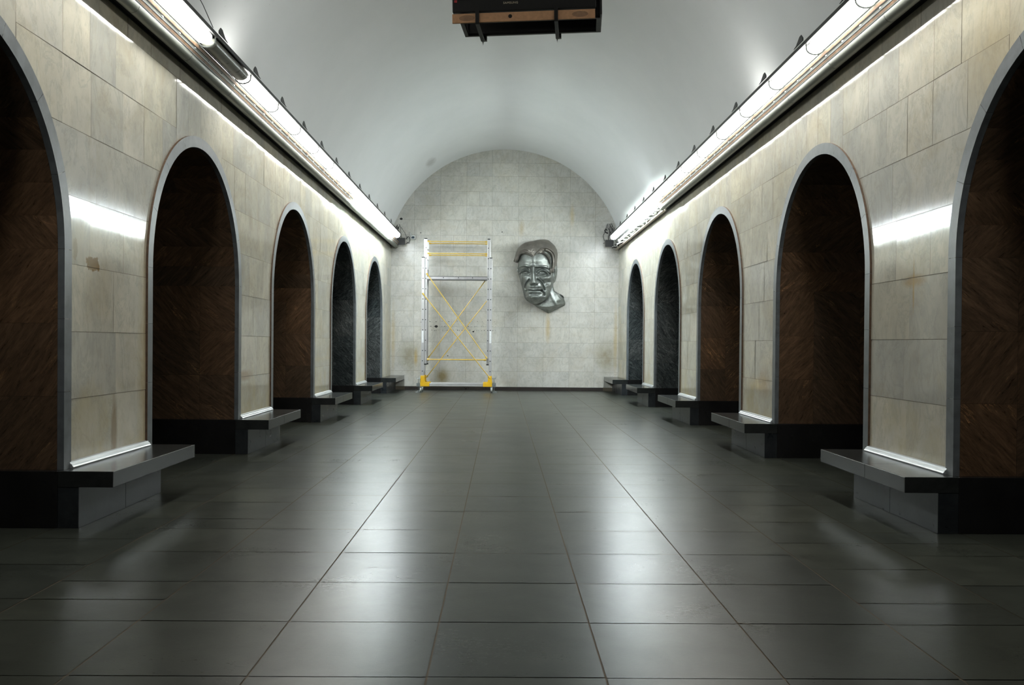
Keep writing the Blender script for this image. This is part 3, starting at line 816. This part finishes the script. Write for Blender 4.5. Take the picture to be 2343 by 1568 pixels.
# ------------------------------------------------------------------ hanging television
def television():
    t=thing('hanging_television','dark flat television in a black frame hanging from the vault at the top edge','television',(.1,8.0,4.9))
    t.rotation_euler=(0,math.radians(-1.1),math.radians(-5.0))
    ch=[]
    MK=simple('tv_black',(.012,.012,.012),.35); MW=simple('raw_chipboard',(.42,.235,.125),.65,0,40,.12); 
    x0,x1=-.635,.625; zb=-.51
    # local coordinates: x right, y away from the camera, z up; z=0 at the screen's middle
    mb=MB(); mb.box(x0,x1,0,.07,zb,.36); a=mb.build('bezel',MK,bevel=.006); ch.append(a)
    mb=MB(); mb.box(x0+.05,x1-.05,-.004,.004,zb+.105,.31); q=mb.build('screen',simple('screen_glass',(.035,.028,.028),.12)); q.parent=a
    cu=bpy.data.curves.new('logo','FONT'); cu.body='SAMSUNG'; cu.size=.026; cu.align_x='CENTER'; cu.extrude=.001; cu.space_character=1.15
    lo=bpy.data.objects.new('brand_logo',cu); COL.objects.link(lo); lo.rotation_euler=(math.pi/2,0,0); lo.location=(-.12,-.004,zb+.058); lo.parent=a
    cu.materials.append(simple('logo_print',(.55,.50,.38),.5))
    dg=bpy.context.evaluated_depsgraph_get(); me=bpy.data.meshes.new_from_object(lo.evaluated_get(dg)); l2=bpy.data.objects.new('brand_logo',me); COL.objects.link(l2); l2.rotation_euler=lo.rotation_euler; l2.location=lo.location; l2.parent=a
    if not me.materials: me.materials.append(cu.materials[0])
    bpy.data.objects.remove(lo); l2.name='brand_logo'
    mb=MB(); mb.box(x0+.018,x0+.042,-.005,0,zb+.085,zb+.105); q=mb.build('red_sticker',simple('red_sticker',(.35,.03,.03),.5)); q.parent=a
    # chipboard speaker panel
    mb=MB(); mb.box(x0,x1-.01,-.012,.006,zb-.098,zb-.018); b=mb.build('speaker_panel',MW,bevel=.002); ch.append(b)
    mb=MB(); mb.sweep([(-.125,-.014,zb-.055),(-.125,-.0125,zb-.055)],.017,16); q=mb.build('round_knob',MK); q.parent=b
    for xx in (x0+.13,x1-.14):
        mb=MB(); n=20; mb.face([(xx+.07*math.cos(2*math.pi*i/n),-.0128,zb-.058+.026*math.sin(2*math.pi*i/n)) for i in range(n)]); q=mb.build('speaker_grille',simple('grille',(.24,.14,.08),.7)); q.parent=b
    # straps in front of the panel
    for xx in (-.43,.26):
        mb=MB(); mb.box(xx,xx+.032,-.024,-.013,zb-.115,zb+.01); mb.box(xx,xx+.032,-.024,.44,zb-.118,zb-.103); s1=mb.build('strap',MK)
        ch.append(s1)
        mb=MB(); mb.prism([(xx+.0,zb-.055),(xx+.05,zb-.055),(xx+.05,zb-.10),(xx+.02,zb-.10),(xx+.012,zb-.135)],.462,.50); ch.append(mb.build('hook',MK))
    # steel cage behind
    mb=MB(); X0,X1=x0+.055,x1+.038; D0,D1=.075,.46; Z0,Z1=zb-.065,.40
    for (xa,xb_) in ((X0,X0+.035),(X1-.035,X1)):
        mb.box(xa,xb_,D0,D0+.035,Z0,Z1); mb.box(xa,xb_,D1-.035,D1,Z0,Z1); mb.box(xa,xb_,D0,D1,Z0,Z0+.03); mb.box(xa,xb_,D0,D1,Z1-.03,Z1)
    for zz in (Z0,Z1-.03):
        mb.box(X0,X1,D0,D0+.035,zz,zz+.03); mb.box(X0,X1,D1-.035,D1,zz,zz+.03)
    mb.box(X0+.03,X1-.03,D1-.02,D1-.01,Z0+.02,Z1); mb.box(X1-.005,X1+.012,-.01,D1,Z0,Z1)
    ch.append(mb.build('steel_cage',MK,bevel=.003))
    for xx in (-.35,.35):
        mb=MB(); mb.sweep([(xx,.22,.38),(xx,.22,2.46)],.025,12); ch.append(mb.build('hanger_pole',MK,smooth=True))
    for c in ch: c.parent=t
    t.location=(.085,8.0,4.885)
television()

# ------------------------------------------------------------------ sculpture on the end wall
def sculpture():
    U=.001876                                  # metres per design unit
    def WX(a): return .254+(a-250)*U
    def WZ(b): return 4.214-(b-420)*U
    st=4.0
    A,B=np.meshgrid(np.arange(235,1125,st),np.arange(185,1415,st))
    def dist(poly,closed=False):
        P=[np.array(p,float) for p in poly]; 
        if closed: P=P+[P[0]]
        D=np.full(A.shape,1e9)
        for p,q in zip(P,P[1:]):
            d=q-p; L=max(1e-9,d@d); t=np.clip(((A-p[0])*d[0]+(B-p[1])*d[1])/L,0,1)
            D=np.minimum(D,np.hypot(A-p[0]-t*d[0],B-p[1]-t*d[1]))
        return D
    def inside(poly):
        c=np.zeros(A.shape,bool); n=len(poly)
        for i in range(n):
            (x1,y1),(x2,y2)=poly[i],poly[(i+1)%n]
            if y1==y2: continue
            k=((y1>B)!=(y2>B))&(A<(x2-x1)*(B-y1)/(y2-y1)+x1); c^=k
        return c
    def smooth(poly,it=2,closed=True):
        for _ in range(it):
            q=[]; n=len(poly); rng=range(n if closed else n-1)
            if not closed: q.append(poly[0])
            for i in rng:
                p0,p1=poly[i],poly[(i+1)%n]
                q+=[(.75*p0[0]+.25*p1[0],.75*p0[1]+.25*p1[1]),(.25*p0[0]+.75*p1[0],.25*p0[1]+.75*p1[1])]
            if not closed: q.append(poly[-1])
            poly=q
        return poly
    def G(cx,cy,rx,ry,h,rot=0,p=2):
        c,s=math.cos(rot),math.sin(rot); x=(A-cx)*c+(B-cy)*s; y=-(A-cx)*s+(B-cy)*c
        return h*np.exp(-(np.abs(x/rx)**p+np.abs(y/ry)**p))
    def line(poly,w,h,it=2,p=2): return h*np.exp(-(dist(smooth(poly,it,False))/w)**p)
    def sstep(x): x=np.clip(x,0,1); return x*x*(3-2*x)
    # head without hair
    head=smooth([(318,420),(330,600),(318,655),(305,668),(318,720),(345,800),(372,905),(400,1000),(425,1100),(442,1165),(520,1225),(600,1258),(680,1245),(760,1205),(812,1165),(850,1050),(890,950),(905,910),(940,880),(960,800),(975,700),(960,560),(965,420),(930,320),(840,240),(700,230),(500,270),(380,330)],2)
    base=[(640,1150),(600,1255),(625,1286),(830,1398),(1102,1262),(1106,1232),(1088,1165),(1070,1115),(1000,1072),(925,1030),(905,960),(900,800),(760,800)]
    dH=dist(head,True); mH=inside(head); dN=dist(base,True); mN=inside(base)
    # cross-section: broad front turning back on the right
    ac=575; wl=np.interp(B,[400,600,800,1000,1180,1260],[265,262,238,190,140,60]); wr=np.interp(B,[300,600,760,900,1000,1170,1260],[400,405,405,400,395,370,250])
    x=np.where(A<ac,(ac-A)/wl,(A-ac)/wr)
    H=np.interp(B,[200,300,420,560,700,850,1000,1150,1230,1262],[150,260,330,350,345,345,330,320,270,180])
    h=H*np.sqrt(np.clip(1-np.clip(x,0,1)**2.3,0,1))
    sil=[(250,552),(272,480),(318,350),(370,298),(430,262),(570,236),(700,199),(825,205),(930,298),(974,430),(968,500),(955,620),(975,700),(962,800),(935,880),(905,912),(905,960),(925,1030),(1000,1072),(1085,1160),(1104,1250),(830,1398),(625,1285),(520,1225),(442,1165),(420,1090),(400,1000),(370,905),(345,800),(318,700),(320,600)]
    dS=dist(sil,True)
    rim=np.sqrt(np.clip(1-(1-np.clip(dS/60,0,1))**2,0,1)); h=h*(.35+.65*rim)
    h=h*(.80+.20*np.sqrt(np.clip(1-(1-np.clip(dH/45,0,1))**2,0,1)))
    # planes: flat forehead and a temple edge
    h+=G(565,560,170,80,18)
    # brow: ledge over hollowed sockets
    brow=np.interp(A,[340,380,440,520,560,600,690,780,810],[662,648,652,668,655,668,662,668,690])
    sock=np.exp(-((A-440)/95)**4)+np.exp(-((A-705)/112)**4)
    dep=sstep((B-brow)/9)*(1-sstep((B-brow-70)/110)); h-=62*np.clip(sock,0,1)*dep; h-=G(515,720,26,60,26)+G(618,720,26,60,26)
    h+=18*np.exp(-((B-brow+14)/14)**2)*np.clip(sock+np.exp(-((A-565)/50)**2),0,1)
    h+=line([(345,655),(420,640),(520,672)],6,10)+line([(600,668),(700,652),(790,672)],6,10)
    # eyeballs and lids
    for lid,cut,ball,low,bag in (
        ([(345,762),(385,716),(440,702),(490,714),(518,748)],[(358,766),(400,736),(445,728),(502,750)],(445,764,52,25),[(395,788),(445,803),(505,784)],[(385,808),(450,828),(515,800)]),
        ([(628,748),(668,712),(722,704),(778,730),(828,788)],[(640,760),(680,733),(732,728),(795,768)],(708,768,58,26),[(648,792),(708,809),(775,796)],[(640,812),(712,836),(790,820)])):
        h+=line(lid,13,36)-line(cut,6,24)-G(*ball,24,0,4)+G(ball[0],ball[1]+2,34,16,14)-line(low,6,22)+line(bag,8,8)
        h+=line([(p[0],p[1]+9) for p in low],6,10)-G(ball[0],ball[1]-4,15,14,9)
        h-=line([(p[0],p[1]-26) for p in lid[:-1]],7,14)
    # nose
    nc=np.interp(B,[660,760,940],[560,568,576]); nw=np.interp(B,[650,720,860,940],[32,24,30,44]); nh=np.interp(B,[640,680,760,860,925,945,958],[8,40,72,98,108,70,0])
    h+=nh*np.exp(-(np.abs(A-nc)/nw)**3.2)
    h+=G(528,918,26,26,34)+G(628,915,28,26,34)
    h-=G(545,950,16,8,26)+G(615,945,18,8,26)+G(578,962,45,7,14)
    h+=line([(560,700),(562,860)],5,6)-line([(582,720),(590,880)],5,8)
    # cheeks
    h+=G(395,850,60,42,16,.3)+G(800,835,85,40,30,-.25)-G(800,905,55,34,40,-.3)-G(395,935,34,60,24)+G(805,965,30,20,14)
    h-=G(835,1000,36,80,16)
    # folds beside the nose and mouth
    h-=line([(500,872),(455,925),(440,985),(458,1040)],13,44)-line([(480,872),(432,930),(420,990)],12,6)
    h-=line([(640,865),(690,905),(728,960),(752,1025)],13,46)+line([(665,850),(722,895),(762,955)],12,10)
    h-=line([(466,1048),(446,1085),(462,1125)],14,38)
    h-=line([(700,1040),(735,1065),(750,1110)],14,42)
    # moustache area, mouth, chin
    h+=G(528,980,42,34,22)+G(652,975,55,42,28)-G(585,1005,16,18,18)
    h-=line([(478,1038),(530,1035),(585,1046),(650,1034),(712,1042)],8,30)
    h+=G(605,1066,82,19,30,0,2.5)+line([(500,1022),(580,1030),(690,1022)],8,8)
    h-=G(600,1106,70,15,24)
    h+=G(600,1155,74,46,34,0,2.6)-line([(540,1150),(600,1122),(660,1150)],5,8)
    h+=G(690,1120,50,40,10)
    # ear
    h-=G(905,760,22,120,50); h+=G(945,740,26,95,44,0,2.6)-G(938,735,10,60,34)-G(925,845,12,26,10)+G(918,870,26,30,18)
    h-=G(880,640,16,90,26)
    h+=G(330,690,18,40,18)
    jaw=np.where(mH,h,-1)
    # neck and the cut base
    front=np.interp(A,[600,830,1105],[1286,1300,1228])      # front edge of the cut
    nb=np.interp(A,[600,700,830,950,1050,1110],[90,150,185,190,140,90])*np.interp(B,[850,1000,1200],[.75,.85,1.0])
    under=np.clip((B-front)/np.maximum(1,np.interp(A,[600,640,830,1104],[12,22,100,34])),0,1)
    hn=nb*(1-under)+4*under
    hn=hn*(.55+.45*np.clip(dS/30,0,1)**.5)
    hn=np.maximum(hn,3)
    hn+=(line([(850,1060),(900,1180),(960,1255)],26,16)-line([(940,1060),(1010,1130),(1080,1210)],10,10))*(under<=0)+G(1000,1180,60,40,10)*(under<=0)
    hn=np.where(mN,np.maximum(hn,2),-1)
    # chin shadow line: head in front of neck
    Hh=np.where(mH,jaw,hn)
    def mesh(name,Hm,mask,mat,y0,parent):
        idx=-np.ones(A.shape,int); v=[]; 
        for (i,j) in zip(*np.nonzero(mask)):
            idx[i,j]=len(v); v.append((WX(A[i,j]),y0-max(0,Hm[i,j])*U,WZ(B[i,j])))
        f=[]
        for i in range(A.shape[0]-1):
            for j in range(A.shape[1]-1):
                q=[idx[i,j],idx[i+1,j],idx[i+1,j+1],idx[i,j+1]]; g=[k for k in q if k>=0]
                if len(g)>=3: f.append(g)
        # edge skirt back to the wall
        from collections import Counter
        ec=Counter(); od={}
        for g in f:
            for a_,b_ in zip(g,g[1:]+g[:1]):
                k=(min(a_,b_),max(a_,b_)); ec[k]+=1; od[k]=(a_,b_)
        back={}
        for k,n in ec.items():
            if n==1:
                a_,b_=od[k]
                for z in (a_,b_):
                    if z not in back: back[z]=len(v); v.append((v[z][0],YB-.004,v[z][2]))
                f.append([b_,a_,back[a_],back[b_]])
        me=bpy.data.meshes.new(name); me.from_pydata(v,[],f); me.materials.append(mat)
        for p in me.polygons: p.use_smooth=True
        me.set_sharp_from_angle(angle=math.radians(60))
        o=bpy.data.objects.new(name,me); COL.objects.link(o); o.parent=parent; return o
    m=NT('cast_metal'); ob=m.uv(coord='Object'); n1=m.noise(ob,5,5,.7); n2=m.noise(ob,26,4,.7)
    c=m.ramp(n1,[(.3,(.13,.14,.13)),(.6,(.31,.33,.315)),(.8,(.25,.225,.195))])
    m.bump(n2,.35,.012); MM=m.set(color=c,rough=m.math('MULTIPLY_ADD',n2,.16,.34),metal=.75)
    m=NT('cast_metal_hair'); ob=m.uv(coord='Object'); n1=m.noise(ob,4,5,.7); n2=m.noise(ob,30,4,.7)
    c=m.ramp(n1,[(.3,(.15,.14,.125)),(.7,(.25,.23,.205))])
    m.bump(n2,.35,.012); MH=m.set(color=c,rough=m.math('MULTIPLY_ADD',n2,.14,.38),metal=.7)
    t=thing('portrait_sculpture','large dark metal relief of a stern man\'s head and neck on the end wall','sculpture',(1.0,YB,3.4))
    o1=mesh('head',Hh,(mH|mN)&(Hh>=0),MM,YB-.012,None)
    # hair
    hair=[(250,552),(272,480),(285,420),(318,350),(370,298),(430,262),(500,246),(570,236),(640,210),(700,199),(770,194),(825,205),(872,245),(930,298),(964,360),(974,430),(968,500),(952,620),(930,645),(905,700),(903,748),(862,748),(850,790),(835,750),(833,700),(835,620),(815,540),(770,478),(715,455),(650,462),(600,478),(575,505),(548,518),(510,500),(470,478),(420,462),(380,462),(348,490),(335,540),(318,562),(296,572)]
    mR=inside(hair); dR=dist(hair,True)
    cov=np.maximum(Hh,0)
    wl2=np.interp(B,[190,300,420,560],[250,300,322,330])
    x=np.where(A<600,(600-A)/wl2,(A-600)/np.interp(B,[190,300,420,600,760],[230,335,378,385,380])); y=np.clip((470-B)/290,0,1)
    dome=415*np.sqrt(np.clip(1-np.clip(x,0,1)**2.4,0,1))*np.sqrt(np.clip(1-y**2.3,0,1))
    hh=np.maximum(dome,cov*.0+40)
    fr=np.clip(dR/16,0,1)
    hh=hh*(.80+.20*np.sqrt(fr))
    hh+=line([(290,470),(340,410),(410,388),(480,400)],9,16)+line([(300,540),(325,470),(380,438),(470,452),(545,498)],11,26)
    hh+=line([(595,475),(640,420),(700,372),(790,365),(870,410),(915,470),(920,560),(905,700)],10,40)
    hh+=line([(640,455),(720,398),(770,400)],9,14)-line([(740,415),(830,455),(862,540),(858,660)],20,95)
    hh+=line([(660,452),(740,445),(800,490),(832,560),(836,680),(848,760)],9,22)
    hh-=line([(350,420),(430,410),(520,455)],14,12)-line([(560,420),(560,500)],12,14)
    hh-=line([(930,380),(948,500),(930,600)],10,10)
    hh-=G(560,470,26,70,22)
    # left tip flares over the temple
    hh+=G(275,530,30,30,60)
    o2=mesh('hair',hh,mR,MH,YB-.012,None); o2['label']='swept metal hair, browner than the face'
    rebase(t,[o1,o2])
sculpture()
